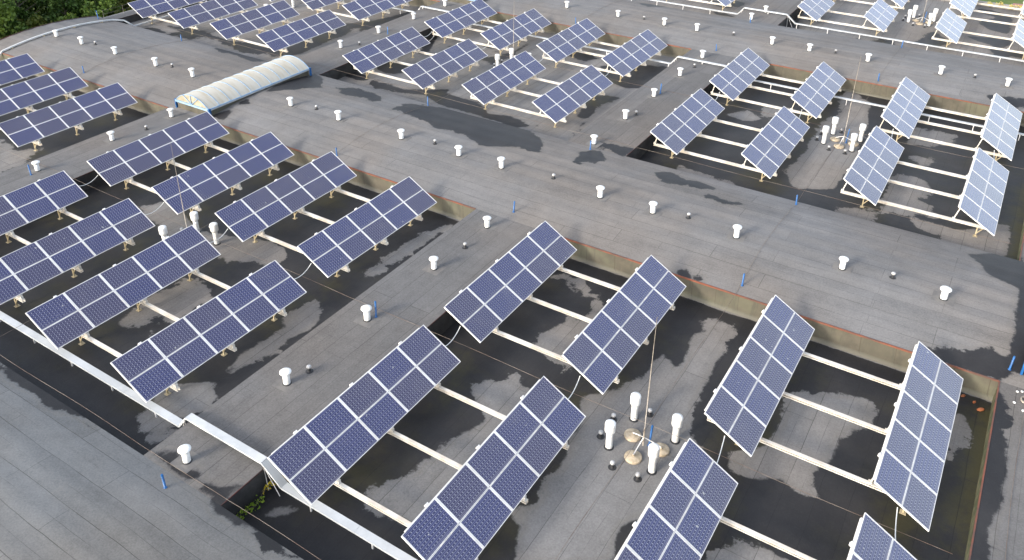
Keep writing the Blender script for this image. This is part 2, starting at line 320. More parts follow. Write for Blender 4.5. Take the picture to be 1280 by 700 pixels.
WETP= [[(-43.7,43.9),(-41.6,43.7),(-38.7,43.1),(-40.2,42.1),(-42.1,42.2)],[(-34.6,42.6),(-33.2,43.8),(-30.3,43.6),(-28.7,42.5),(-27.2,42.9),(-25.0,42.3),(-25.8,41.3),(-29.3,41.6),(-32.5,41.7)],[(-25.5,48.8),(-22.3,49.9),(-22.8,48.2),(-22.7,45.8),(-21.8,41.9),(-22.3,41.8),(-23.1,45.0),(-23.6,44.7),(-24.0,46.6)],[(-26.9,54.7),(-23.6,56.8),(-21.8,57.3),(-21.9,52.0),(-23.0,51.3),(-25.0,51.9)],[(-43.7,54.2),(-41.4,53.9),(-38.9,49.1),(-40.0,49.1)],[(-39.9,54.0),(-36.3,53.9),(-34.5,52.7),(-37.8,53.7)],[(-39.9,42.9),(-36.2,42.8),(-33.3,44.6),(-33.1,43.0),(-35.7,41.9),(-38.1,41.5)],[(-39.6,51.8),(-37.4,53.2),(-34.8,51.7),(-34.1,53.7),(-34.0,57.0),(-33.1,52.1),(-33.8,50.2),(-37.2,51.0)],[(-31.9,56.7),(-28.9,57.1),(-27.1,56.0),(-28.2,54.6),(-30.4,55.4)],[(-42.4,46.5),(-39.4,46.7),(-37.6,46.4),(-38.6,44.4),(-40.5,44.5)],[(-64.3,41.4),(-63.4,42.2),(-61.1,42.1),(-60.1,42.7),(-57.8,42.6),(-57.9,44.1),(-57.6,43.4),(-57.4,42.0),(-58.0,41.5),(-59.4,41.6),(-61.3,41.3),(-63.1,41.4)],[(-64.1,42.7),(-62.5,42.8),(-59.1,42.4),(-56.1,42.7),(-51.7,41.6),(-48.8,43.1),(-52.1,44.5),(-55.2,43.3),(-60.6,44.1)],[(-53.7,43.1),(-48.8,42.4),(-47.7,44.0),(-48.1,50.5),(-50.2,51.8),(-50.1,48.7),(-49.9,43.9)],[(-50.5,51.6),(-47.3,51.0),(-45.8,57.4),(-47.7,58.6),(-48.7,54.2)],[(-11.7,72.0),(-11.5,72.4),(-11.1,72.2),(-11.3,71.8)],[(-10.8,71.8),(-10.1,73.2),(-8.9,73.3),(-8.3,71.9),(-8.8,71.5),(-9.6,71.7)],[(-7.6,73.3),(-7.1,74.8),(-7.0,76.8),(-6.5,77.8),(-5.2,76.1),(-4.9,74.4),(-5.9,72.9)],[(-5.3,71.9),(-5.1,72.4),(-4.8,72.1),(-5.0,71.7)],[(-4.3,78.0),(-2.9,78.3),(-0.5,79.0),(-0.7,75.8),(-1.6,75.8),(-2.4,76.4),(-3.5,77.0)],[(-3.7,82.3),(-2.5,80.6),(-1.0,80.1),(-0.7,83.3),(-1.1,86.3),(-2.8,87.5),(-4.2,87.7),(-3.7,85.6),(-2.4,85.1),(-3.6,83.3)],[(-2.2,75.4),(0.4,75.5),(0.6,74.1),(-1.4,73.3)],[(-26.5,76.1),(-24.0,77.8),(-22.7,77.4),(-22.8,76.1),(-23.6,74.5),(-24.9,74.8)],[(-24.9,73.4),(-23.6,72.9),(-22.2,72.7),(-22.0,72.2),(-23.8,72.1)],[(-18.5,73.7),(-18.4,79.8),(-16.2,71.8),(-18.5,72.0)]]
WETB= [[(2.3,10.8),(2.75,11),(2.95,14),(2.7,17.5),(2.95,20),(2.75,23),(3.0,25.5),(2.75,28.5),(2.5,29.5),(2.2,29.5)],[(2.78,31.0),(3.15,31.0),(3.15,39.5),(2.72,39.5),(2.6,34)],[(-32.4,37.3),(-32.8,38.6),(-31.4,39.3),(-27.6,41.0),(-24.2,40.0),(-22.4,38.5),(-21.8,37.0),(-23.5,36.6),(-24.9,35.8),(-26.6,36.8),(-28.6,36.4),(-29.4,36.9),(-30.7,37.1)],[(-38.2,38.4),(-37.2,39.0),(-35.1,38.9),(-34.5,38.0),(-37.3,37.5)],[(-19.3,36.9),(-19.7,38.5),(-19.1,39.5),(-18.1,38.5),(-18.6,37.5)],[(-15.1,38.4),(-14.5,39.1),(-13.3,38.5),(-13.1,37.7),(-14.3,37.6)],[(-13.2,38.5),(-12.9,38.8),(-12.4,38.7),(-11.8,38.4),(-12.5,37.9),(-13.1,38.1)],[(-11.9,37.2),(-11.5,37.5),(-10.7,37.4),(-10.1,37.3),(-10.8,36.9),(-11.4,37.1)],[(0.5,38.8),(1.6,40.0),(2.7,40.0),(2.8,36.6),(2.1,36.9),(1.5,37.2),(1.0,38.1)],[(-0.4,30.5),(0.4,30.8),(1.8,31.6),(2.6,31.5),(2.7,30.9),(2.4,30.3),(0.6,30.1)],[(-10.5,30.5),(-9.9,30.7),(-9.4,30.4),(-10.2,30.0)],[(-41.5,32.6),(-41.6,33.3),(-41.3,33.3),(-41.0,32.9)],[(-41.4,34.9),(-41.7,36.9),(-42.0,39.7),(-40.7,39.2),(-39.3,37.8),(-40.1,36.4),(-40.9,35.5)],[(-41.8,30.8),(-41.5,31.4),(-41.2,31.8),(-40.9,30.7)],[(-52.3,39.6),(-51.2,40.1),(-48.6,40.1),(-47.2,40.3),(-46.8,39.4),(-47.4,39.0),(-49.8,39.4),(-50.9,39.2)],[(-21.1,11.0),(-20.5,11.3),(-19.4,11.1),(-19.1,11.2),(-19.0,10.9),(-18.4,11.0),(-18.2,11.2),(-18.0,11.1),(-17.6,11.6),(-17.5,11.1),(-18.0,10.8),(-19.8,10.9)],[(-17.9,10.7),(-17.1,10.9),(-16.0,10.8),(-14.2,10.6),(-14.4,10.4),(-16.0,10.6),(-17.3,10.5)],[(-29.9,10.6),(-28.3,10.8),(-25.9,10.8),(-24.4,10.8),(-23.9,10.8),(-25.9,10.4),(-28.2,10.4)],[(-29.8,68.6),(-27.4,70.5),(-27.4,69.2),(-28.5,67.5)],[(-19.9,40.1),(-19.0,40.8),(-17.6,40.8),(-17.6,39.9),(-18.6,39.9)],[(-0.9,60.8),(1.3,61.2),(1.4,60.3),(-0.4,59.9)]]

def inside(px, py, poly):
    n = len(poly); r = np.zeros(px.shape, bool); j = n-1
    for i in range(n):
        xi, yi = poly[i]; xj, yj = poly[j]
        if yi != yj:
            c = ((yi > py) != (yj > py)) & (px < (xj-xi)*(py-yi)/(yj-yi)+xi); r ^= c
        j = i
    return r
def sdf(px, py, polys):
    """positive inside, metres"""
    best = np.full(px.shape, -9.)
    for poly in polys:
        d = np.full(px.shape, 9.); j = len(poly)-1
        for i in range(len(poly)):
            ax, ay = poly[j]; bx, by = poly[i]; vx, vy = bx-ax, by-ay; L2 = vx*vx+vy*vy+1e-9
            t = np.clip(((px-ax)*vx+(py-ay)*vy)/L2, 0, 1)
            d = np.minimum(d, np.hypot(px-ax-t*vx, py-ay-t*vy)); j = i
        s = np.where(inside(px, py, poly), d, -d); best = np.maximum(best, s)
    return best
X_L, X_R = -67.5, 24.0
ZD, ZT, RISE = -1.45, -.55, .43
BANDS = [(1.1, 10.7), (30.2, 39.8), (59.5, 69.1)]
RIDGES = [(-45.5, -41.5), (-21.3, -17.5), (2.45, 6.9)]
Y_END = 88.4
def arch(x, y):
    z = ZT
    for lo, hi in BANDS:
        if lo <= y <= hi: t = (y-lo)/(hi-lo); z = ZT + 4*RISE*t*(1-t)
    return z
def grid(name, xs, ys, zf, m, parent, wetf, mossf=None):
    nx, ny = len(xs), len(ys); XX, YY = np.meshgrid(xs, ys)
    ZZ = zf(XX, YY); co = np.stack([XX.ravel(), YY.ravel(), ZZ.ravel()], 1)
    i = np.arange(nx-1)[None, :] + nx*np.arange(ny-1)[:, None]; i = i.ravel()
    fc = np.stack([i, i+1, i+nx+1, i+nx], 1)
    me = bpy.data.meshes.new(name)
    me.vertices.add(len(co)); me.vertices.foreach_set('co', co.ravel())
    me.loops.add(fc.size); me.loops.foreach_set('vertex_index', fc.ravel())
    me.polygons.add(len(fc)); me.polygons.foreach_set('loop_start', np.arange(len(fc))*4)
    me.polygons.foreach_set('use_smooth', np.ones(len(fc), bool)); me.update(calc_edges=True); me.validate()
    a = me.attributes.new('wet', 'FLOAT', 'POINT'); a.data.foreach_set('value', wetf(XX, YY).ravel().astype(np.float32))
    b = me.attributes.new('moss', 'FLOAT', 'POINT'); b.data.foreach_set('value', (mossf(XX, YY) if mossf else np.zeros_like(XX)).ravel().astype(np.float32))
    me.materials.append(m); o = bpy.data.objects.new(name, me); COL.objects.link(o)
    if parent: o.parent = parent
    return o
def wet_deck(x, y):
    w = sdf(x, y, WETP)                                   # default dry
    front = (y < 30) & (x > -41.6); east = (y > 39) & (y < 60) & (x > -17.6)
    far_left = (y < 30) & (x < -45) & (y > 20)
    wetdef = -sdf(x, y, DRY)                              # default wet
    out = np.where(front | east | far_left, wetdef, w)
    return .5 + np.clip(out-.1, -1.0, .9)*.55
def moss_deck(x, y):
    m = np.zeros_like(x) + .15
    for X0, ys in ARR_ROWS:
        for xc in X0:
            for yc in ys: m += np.exp(-(((x-xc-.2)/1.6)**2 + ((np.abs(y-yc)-2.5)/2.4)**2))
    m += np.exp(-((x-2.25)/.35)**2)*3.0
    return np.clip(m, 0, 1.6)
def wet_band(x, y):
    return .5 + np.clip(sdf(x, y, WETB)+.12, -1.2, .6)*.6

XC=[-15.97,-10.56,-5.05,.41]; XB=[-39.84,-34.38,-29.64,-24.18]; XD=[-39.9,-34.45,-29.4,-24.0]; XE=[-15.95,-10.53,-5.08,.36]
XG=[-64.46,-59.14,-53.98,-48.65]; XF=[-64.46,-59.2,-54.02,-48.66]; XH=[-15.9,-10.5,-5.06,.38]; XK=[-39.9,-34.4,-29.4,-23.9]
ARR_ROWS = [(XC,(16.2,25.52)),(XB,(16.29,25.58)),(XD,(45.56,55.1)),(XE,(45.48,55.06)),(XG,(45.47,55.0)),(XF,(25.6,)),(XH,(75.15,84.1)),(XK,(75.15,))]

# ------------------------------------------------------------------ setting
g = MB(); g.add([(-400,-200,-9.2),(400,-200,-9.2),(400,600,-9.2),(-400,600,-9.2)], [(0,1,2,3)])
M_GRASS = weathered('meadow', (.075, .13, .02), (.12, .15, .03), .95, .25)
tag(g.build('ground', M_GRASS), 'green meadow ground around the factory building', 'ground', kind='structure')

bld = empty('factory_building', (-22, 45, -9.2), 'large low factory building with grey felt roof of barrel bands and sunken bays', 'building')
INV = Vector((22, -45, 9.2))
def bpart(o, label=None):
    o.parent = bld; o.location = INV
    if label: o['label'] = label
    return o
xs = np.arange(X_L, X_R+.01, .33)
bpart(grid('roof_deck', xs, np.arange(10.7, Y_END+.2, .33), lambda x, y: ZD + .0*x, M_DECK, None, wet_deck, moss_deck), 'dark damp felt floor of the sunken bays')
NB = 30
for lo, hi in BANDS:
    def zf(x, y, lo=lo, hi=hi):
        t = (y-lo)/(hi-lo); z = ZT + 4*RISE*t*(1-t)
        z = z + .012*np.sin(y*5.3+.6*np.sin(x*.25)) * np.clip(4*t*(1-t), 0, 1)
        return z
    bpart(grid('barrel_roof', xs, np.linspace(lo, hi, NB*2+1), zf, M_BAND0 if lo < 5 else M_BAND, None, wet_band))
XR = [(X_L, X_L+1.3)] + RIDGES
GAPS = [(10.7, 30.2), (39.8, 59.5), (69.1, Y_END)]
for (a, b) in GAPS:
    for (x0, x1) in XR:
        z1 = ZT if x0 > X_L+1 else -.85
        bpart(grid('ridge_roof', np.linspace(x0, x1, 14), np.arange(a, b+.05, (b-a)/62), lambda x, y, z1=z1: z1+0*x, M_RIDGE, None, wet_band))
        w_ = MB()
        if x0 > X_L+1: w_.add([(x0-.04,a,ZD),(x0-.04,b,ZD),(x0,b,z1),(x0,a,z1)], [(3,2,1,0)])
        w_.add([(x1+.05,a,ZD),(x1+.05,b,ZD),(x1,b,z1),(x1,a,z1)], [(0,1,2,3)])
        last = x0 > 2
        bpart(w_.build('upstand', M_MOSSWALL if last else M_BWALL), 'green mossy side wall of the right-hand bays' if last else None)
        c_ = MB()
        if last: c_.box(x0-.035, x0+.012, a+.02, b-.02, z1-.05, z1+.022)
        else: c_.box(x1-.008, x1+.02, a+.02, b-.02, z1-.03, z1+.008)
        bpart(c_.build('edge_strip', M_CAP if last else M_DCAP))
# upstand walls of the barrel bands
segs = [(X_L+1.3, -45.5), (-41.5, -21.3), (-17.5, 2.45), (6.9, X_R)]
for k, (lo, hi) in enumerate(BANDS):
    for x0, x1 in segs:
        if k:                                             # side facing the camera
            w_ = MB(); y0 = lo
            w_.add([(x0,y0-.16,ZD+.003),(x1,y0-.16,ZD+.003),(x1,y0-.04,ZD+.15),(x0,y0-.04,ZD+.15)], [(0,1,2,3)])
            w_.add([(x0,y0-.04,ZD+.15),(x1,y0-.04,ZD+.15),(x1,y0,ZT),(x0,y0,ZT)], [(0,1,2,3)])
            bpart(w_.build('upstand', M_WALL), 'brownish upstand wall with vertical sheet joints')
            bpart(MB().box(x0+.02, x1-.02, y0-.035, y0+.012, ZT-.05, ZT+.024).build('edge_strip', M_CAP), 'thin red edge strip')
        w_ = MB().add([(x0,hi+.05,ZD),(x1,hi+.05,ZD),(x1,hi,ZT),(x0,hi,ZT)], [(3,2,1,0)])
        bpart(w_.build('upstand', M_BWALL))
# end walls and facades
fw = MB()
fw.box(X_L-.35, X_L-.03, 1.1, Y_END+.3, -9.2, -.92)
fw.box(X_L-.02, X_R, Y_END+.05, Y_END+.35, -9.2, -1.05)
fw.box(X_L-.02, X_R, .85, 1.09, -9.2, -.58)
fw.box(X_R+.01, X_R+.3, .85, Y_END+.3, -9.2, -1.0)
bpart(fw.build('facade', M_FACADE))
gab = MB()
for lo, hi in BANDS:
    n = 16; top = []; 
    for i in range(n+1):
        y = lo+(hi-lo)*i/n; top.append((y, arch(0, y)))
    for i in range(n):
        (ya, za), (yb, zb) = top[i], top[i+1]
        gab.add([(X_L-.02,ya,-1.2),(X_L-.02,yb,-1.2),(X_L-.02,yb,zb-.02),(X_L-.02,ya,za-.02)], [(3,2,1,0)])
        gab.add([(X_L-.06,ya,za+.03),(X_L+.06,ya,za+.03),(X_L+.06,yb,zb+.03),(X_L-.06,yb,zb+.03)], [(0,1,2,3)], 1)
        gab.add([(X_L-.06,ya,za-.1),(X_L-.06,yb,zb-.1),(X_L-.06,yb,zb+.03),(X_L-.06,ya,za+.03)], [(3,2,1,0)], 1)
bpart(gab.build('gable_wall', [M_FACADE, M_DCAP]))
# eaves trim and gutter at the far end
bpart(MB().box(-17.4, 24, Y_END-.1, Y_END+.02, -1.2, -1.32).build('eaves_trim', M_FACADE))

# ------------------------------------------------------------------ solar arrays
TILT = .5297; MW, ML = 1.008, 1.588           # module: down the slope, along the array
def frame_mesh():
    b = MB(); hw, hl, t_, d, e = MW/2, ML/2, .019, .04, .042
    b.box(-hw, -hw+t_, -hl, hl, -d, .006); b.box(hw-t_, hw, -hl, hl, -d, .006)
    b.box(-hw+t_, hw-t_, -hl, -hl+e, -d, .006); b.box(-hw+t_, hw-t_, hl-e, hl, -d, .006)
    b.box(-hw+t_, hw-t_, -hl+e, hl-e, -.03, -.012, 1)
    return b
def make_array(n, label, loc):
    a = empty('solar_array', loc, label, 'solar array', 'solar arrays standing in rows in the sunken roof bays')
    kids = []
    fm = fm_g = None
    L = 1.6*n
    for i in range(n):
        for j in (0, 1):
            s = (-.5+j)*1.02; y = (i-(n-1)/2)*1.6
            if fm is None:
                o = frame_mesh().build('solar_module', [M_ALU, M_BACK], a); fm = o.data
                gm = MB(); hw, hl = MW/2-.019, ML/2-.042
                gm.add([(-hw,-hl,0),(hw,-hl,0),(hw,hl,0),(-hw,hl,0)], [(0,1,2,3)])
                gl = gm.build('cell_face', M_CELL, o); fm_g = gl.data
                uvl = fm_g.uv_layers.new(name='UVMap')
                for li, uv in enumerate(((0,0),(0,8),(12,8),(12,0))): uvl.data[li].uv = uv
            else:
                o = bpy.data.objects.new('solar_module', fm); COL.objects.link(o); o.parent = a
                gl = bpy.data.objects.new('cell_face', fm_g); COL.objects.link(gl); gl.parent = o
            o.rotation_euler = (0, TILT, 0)
            o.location = (s*math.cos(TILT), y, -s*math.sin(TILT) + .02)
            index(o, [gl]); kids.append(o)
    Rm = Matrix.Rotation(TILT, 4, 'Y')
    for s in (-.97, .9):
        p = MB().box(s-.03 if s > 0 else s-.085, s+.035, -L/2+.22, L/2-.22, -.11, -.028, X=Rm)
        kids.append(p.build('purlin', M_ALU, a))
    for q in ((-2.7, 0, 2.7) if n == 5 else (-1.6, 1.6)):
        kids.append(MB().box(-1.115, -1.06, q-.06, q+.06, -.13, -.03, X=Rm).build('clamp', M_ALU, a))
        kids.append(MB().box(.94, 1.01, q-.05, q+.05, -.14, -.05, X=Rm).build('clamp', M_ALU, a))
    index(a, kids); return a

BAY = {'C': 'nearest bay at lower right', 'B': 'left bay in front', 'D': 'upper middle bay', 'E': 'upper right bay',
       'G': 'upper left bay by the trees', 'F': 'bay at the far left edge', 'H': 'top right corner bay', 'K': 'bay at the top edge'}
SPEC = [('C',XC,0,16.2,4,0),('C',XC,1,25.52,4,0),('B',XB,0,16.29,4,0),('B',XB,1,25.58,4,0),('D',XD,0,45.56,4,0),('D',XD,1,55.1,4,0),
        ('E',XE,0,45.48,4,0),('E',XE,1,55.06,4,0),('G',XG,0,45.47,4,0),('G',XG,1,55.0,3,1),('F',XF,1,25.6,3,1),('H',XH,0,75.15,4,0),('H',XH,1,84.1,4,0),('K',XK,0,75.15,1,3)]
proto = {}
WORD = {0: 'near row', 1: 'far row'}
for bay, X, r, y, cnt, start in SPEC:
    n = 4 if (bay in 'HK' and r == 0) else 5
    vis = X[start:]
    for i, x in enumerate(vis):
        y_ = y
        lab = '%s blue %s-column solar array from left, %s, %s' % (ORD[i], 'four' if n == 4 else 'five', WORD[r], BAY[bay])
        if bay == 'K': lab = 'small piece of a blue solar array cut off by the top edge of the photo'
        if n not in proto: proto[n] = make_array(n, lab, (x, y_, 0))
        else: copy_tree(proto[n], (x, y_, 0), lab)

# ------------------------------------------------------------------ support rails
ZR = -.86
def make_rail(x1, x2, loc, label):
    """rail under two arrays whose centres are x1 and x2 (relative to loc)"""
    a = empty('support_rail', loc, label, 'support rail', 'cream steel rails carrying the solar arrays')
    z = ZR-ZD; kids = []
    r_ = MB().channel((x1-1.1, 0, z), (x2+.9, 0, z), .125, .13, .03)
    kids.append(r_.build('rail_beam', M_RAIL, a))
    for c in (x1, x2):
        l_ = MB().beam((c+.1, 0, 0), (c+.1, 0, z-.08), .06, .06); l_.box(c, c+.2, -.1, .1, 0, .015)
        l_.beam((c+.1, 0, z-.42), (c+.34, 0, z-.09), .04, .04)
        kids.append(l_.build('leg', M_LEG, a))
        s_ = MB().beam((c-1.03, 0, z+.08), (c-.74, 0, -ZD+.34), .055, .05); s_.box(c-1.1, c-.96, -.06, .06, z+.077, z+.14)
        kids.append(s_.build('strut', M_RAIL, a))
        f_ = MB().box(c+.66, c+.84, -.05, .05, z+.077, z+.21)
        kids.append(f_.build('bracket', M_RAIL, a))
        kids.append(MB().beam((c+.2, 0, z+.078), (c-.1, 0, -ZD-.04), .045, .045).build('strut', M_RAIL, a))
    index(a, kids); return a
rail_spec = []
for bay, X, r, y, cnt, start in SPEC:
    offs = (-1.6, 1.6) if (bay in 'HK' and r == 0) else (-2.7, 0, 2.7)
    for half in (0, 1):
        if bay in ('F', 'G') and r == 1 and half == 0: continue
        if bay == 'K' and half == 0: continue
        for oi, of in enumerate(offs): rail_spec.append((bay, r, half, oi, len(offs), X[half*2], X[half*2+1], y+of))
POSW = {(0,3): 'nearest', (1,3): 'middle', (2,3): 'farthest', (0,2): 'nearer', (1,2): 'farther'}
for bay, r, half, oi, no, xa, xb, y in rail_spec:
    lab = '%s cream rail under %s pair of arrays, %s, %s' % (POSW[(oi, no)], 'left' if half == 0 else 'right', WORD[r], BAY[bay])
    make_rail(0, xb-xa, (xa, y, ZD+.004), lab)

# ------------------------------------------------------------------ white roof vents
def make_vent(label, loc):
    a = empty('roof_vent', loc, label, 'roof vent', 'white mushroom vents on the roof')
    s_ = MB().lathe([(.135,.03),(.13,.2),(.128,.5)], 20)
    c_ = MB().lathe([(.13,.44),(.15,.47),(.205,.515),(.22,.545),(.215,.575),(.15,.6),(.06,.61),(.01,.612)], 24)
    b_ = MB().lathe([(.2,.0),(.175,.012),(.15,.025),(.14,.05),(.13,.055)], 20)
    p_ = MB().box(-.42, .42, -.38, .4, -.01, .014)
    index(a, [s_.build('stem', M_VENT, a), c_.build('cap', M_VENT, a), b_.build('collar', M_VENTBASE, a), p_.build('felt_patch', M_PATCH, a)])
    return a
M_PATCH = weathered('felt_patch', (.165, .158, .15), (.125, .12, .118), .9, 2.0)
VENTS = {
 'long roof band across the middle': [(x, 34.03) for x in (-63.92,-60.6,-56.44,-51.74,-47.76,-38.29,-34.19,-29.25,-25.11,-22.26,-16.22,-13.31,-9.05,-4.22,-.09)],
 'far roof band at the top': [(x, 62.85) for x in (-34.19,-29.26,-25.05,-22.23,-16.13,-13.29,-9.08,-4.19,-.02)],
 'narrow roof strip at the far left': [(-44.06,20.58),(-44.12,25.21),(-44.06,29.35)],
 'narrow roof strip at lower centre': [(-19.86,11.32),(-19.85,15.78),(-19.88,20.28),(-19.83,24.74),(-19.83,29.03)],
 'narrow roof strip at upper right': [(-19.81,40.29),(-19.83,44.61),(-19.83,49.01),(-19.85,53.59),(-19.88,58.04)],
 'narrow roof strip at upper left': [(-44.23,45.01),(-44.16,49.37),(-44.15,53.92),(-44.21,58.48)],
 'short roof strip near the top edge': [(-19.9,69.5),(-19.5,72.23)],
}
vp = None
for where, L in VENTS.items():
    for i, (x, y) in enumerate(L):
        side = 'from left' if 'band' in where else 'from the near end'
        lab = '%s white mushroom vent %s, %s' % (ORD[i], side, where)
        loc = (x, y, arch(x, y)-.01)
        if vp is None: vp = make_vent(lab, loc); v = vp
        else: v = copy_tree(vp, loc, lab)
        slope = (arch(x, y+.2)-arch(x, y-.2))/.4
        v.rotation_euler = (math.atan(slope), 0, random.choice((0, math.pi))*0+R(random.uniform(-3,3)))
        sc_ = random.uniform(.94, 1.05); v.scale = (sc_, sc_, random.uniform(.9, 1.08))

def make_tall(label, loc):
    a = empty('vent_pipe', loc, label, 'vent pipe', 'tall white vent pipes in the sunken bays')
    s_ = MB().lathe([(.125,.02),(.122,.5),(.122,.78)], 20)
    c_ = MB().lathe([(.122,.68),(.15,.72),(.185,.77),(.19,.8),(.192,1.1),(.18,1.14),(.1,1.155),(.01,1.16)], 24)
    b_ = MB().lathe([(.18,.0),(.16,.012),(.14,.025),(.128,.04)], 18)
    index(a, [s_.build('pipe', M_VENT, a), c_.build('cap', M_VENT, a), b_.build('collar', M_VENTBASE, a)])
    return a
tp = None
TALLB = [('C',-7.8,20.95),('E',-7.8,50.45),('B',-31.9,20.95),('D',-31.9,50.45),('H',-7.85,79.9)]
OFF = [(-.78,.98,'back left'),(-.94,-.74,'front left'),(.91,.79,'back right'),(.78,-.94,'front right')]
for bay, cx, cy in TALLB:
    for dx, dy, nm in OFF:
        lab = '%s of four tall white vent pipes by the mast, %s' % (nm, BAY[bay])
        if tp is None: tp = make_tall(lab, (cx+dx, cy+dy, ZD+.003))
        else: copy_tree(tp, (cx+dx, cy+dy, ZD+.003), lab)
copy_tree(tp, (-57.6, 52.97, ZD+.003), 'single tall white vent pipe between arrays of the upper left bay')
copy_tree(tp, (-57.4, 49.6, ZD+.003), 'white vent pipe half hidden behind the third array of the upper left bay')

# ------------------------------------------------------------------ small dark vents
def make_small(label, loc):
    a = empty('drain_vent', loc, label, 'small vent', 'small dark vents on the roof')
    s_ = MB().lathe([(.15,.0),(.12,.012),(.065,.02),(.06,.05),(.055,.17)], 14)
    c_ = MB().lathe([(.055,.17),(.085,.18),(.09,.24),(.06,.27),(.01,.28)], 14)
    index(a, [s_.build('stem', M_VENTBASE, a), c_.build('cap', M_CAPG, a)])
    return a
sp = None
SM = []
for i, x in enumerate((-59.59,-50.55,-36.51,-27.15,-19.24,-11.62,-2.19)): SM.append((x, 34.5, '%s small dark vent from left on the long roof band across the middle' % ORD[i]))
for i, x in enumerate((-27.09,-19.36,-11.49,-2.07)): SM.append((x, 63.35, '%s small dark vent from left on the far roof band' % ORD[i]))
SM += [(-43.73,27.28,'small dark vent on the narrow strip at the far left'),(-19.53,45.57,'nearer small dark vent on the narrow strip at upper right'),(-19.63,55.81,'farther small dark vent on the narrow strip at upper right'),
       (-19.66,26.92,'farther small dark vent on the narrow strip at lower centre'),(-19.63,16.71,'nearer small dark vent on the narrow strip at lower centre'),(-43.5,46.32,'small dark vent on the narrow strip at upper left')]
SO = [(-1.4,.55,'far left'),(-.38,1.5,'rear'),(-1.41,-.45,'left'),(-.43,-1.5,'front left'),(.52,-1.5,'front right')]
for bay, cx, cy in TALLB:
    for dx, dy, nm in SO: SM.append((cx+dx, cy+dy, '%s small dark vent near the mast, %s' % (nm, BAY[bay])))
for x, y, lab in SM:
    z = arch(x, y) if (any(lo <= y <= hi for lo, hi in BANDS) or any(a < x < b for a, b in RIDGES)) else ZD
    if sp is None: sp = make_small(lab, (x, y, z+.002))
    else: copy_tree(sp, (x, y, z+.002), lab)

# ------------------------------------------------------------------ blue markers
def blue(x, y, h, label, lean=0., z=None):
    z = arch(x, y) if z is None else z
    b = MB().tube([(0,0,0),(0,0,h),(0,0,h+.015)], [.038,.04,.03], 10); b.lathe([(.065,0),(.06,.02),(.05,.03)], 12)
    o = b.build('marker_post', M_BLUE, None, (x, y, z)); o.rotation_euler = (0, lean, 0)
    tag(o, label, 'marker post', 'blue marker posts on the roof')
MK = [(-55.58,30.85,.5,'blue marker post near the far left bay, first from left on middle band near edge'),(-55.66,39.22,.5,'blue marker post at far edge of middle band beside upper left bay'),
 (-31.5,39.45,.62,'blue marker post at far edge of middle band before upper middle bay'),(-19.57,39.35,.55,'blue marker post beside a white vent at the foot of the upper right strip'),
 (-19.68,49.73,.7,'blue marker post halfway up the narrow strip at upper right'),(-19.51,59.96,.5,'blue marker post where upper right strip meets the far band'),
 (-19.51,68.05,.5,'blue marker post at far edge of far band beside white vent'),(-7.72,59.96,.55,'blue marker post on far band behind the upper right bay'),
 (-7.64,68.2,.55,'blue marker post at far edge of far band before top right bay'),(-31.81,60.1,.5,'blue marker post on far band behind the upper middle bay'),
 (-7.67,39.3,.55,'blue marker post at far edge of middle band before upper right bay'),(-7.64,30.82,.62,'blue marker post at near edge of middle band above lower right bay'),
 (-19.43,30.81,.62,'blue marker post on middle band where lower centre strip begins'),(-19.7,20.61,.8,'blue marker post beside white vent halfway down the lower centre strip'),
 (-19.47,10.19,.55,'leaning blue marker post on the foreground roof'),(-66.4,39.2,.7,'blue marker post at the roof corner against the trees'),
 (-31.34,30.75,.5,'blue marker post on near edge of middle band above the left bay'),(-43.9,20.1,.6,'blue marker post on the narrow strip at the far left'),
 (-43.4,49.6,.6,'blue marker post on the edge of the upper left strip'),(2.68,30.95,.62,'blue marker post by the polycarbonate skylight at the right edge')]
for x, y, h, lab in MK: blue(x, y, h, lab, R(random.uniform(-7, 5)))
for bay, cx, cy in TALLB: blue(cx+.22, cy+.1, .95, 'blue marker post beside the mast, %s' % BAY[bay], R(3), ZD)

# ------------------------------------------------------------------ lightning masts
def make_mast(label, loc):
    a = empty('lightning_mast', loc, label, 'lightning rod', 'slender lightning masts on tripods')
    p = MB().tube([(0,0,.12),(0,0,.9)], .035, 8); p.tube([(0,0,.9),(.015,.01,3.2),(.04,.02,5.7)], [.017,.014,.009], 8)
    kids = [p.build('mast', M_MAST, a)]
    for th in (R(150), R(262), R(20)):
        dx, dy = math.cos(th)*.62, math.sin(th)*.62
        kids.append(MB().tube([(0,0,.5),(dx*.5,dy*.5,.34),(dx,dy,.16)], .02, 8).build('tripod_leg', M_ALU, a))
        w_ = MB().lathe([(.3,0),(.31,.02),(.305,.075),(.285,.09),(.06,.095),(.05,.1)], 28, (dx,dy,0)); w_.lathe([(.05,.12),(.05,.17),(.02,.175)], 10, (dx,dy,0))
        kids.append(w_.build('concrete_weight', M_CONC, a))
    index(a, kids); return a
mp_ = None
for bay, cx, cy in TALLB:
    lab = 'slender lightning mast on a tripod with concrete weights, %s' % BAY[bay]
    if mp_ is None: mp_ = make_mast(lab, (cx+.08, cy-.12, ZD+.003))
    else: copy_tree(mp_, (cx+.08, cy-.12, ZD+.003), lab)

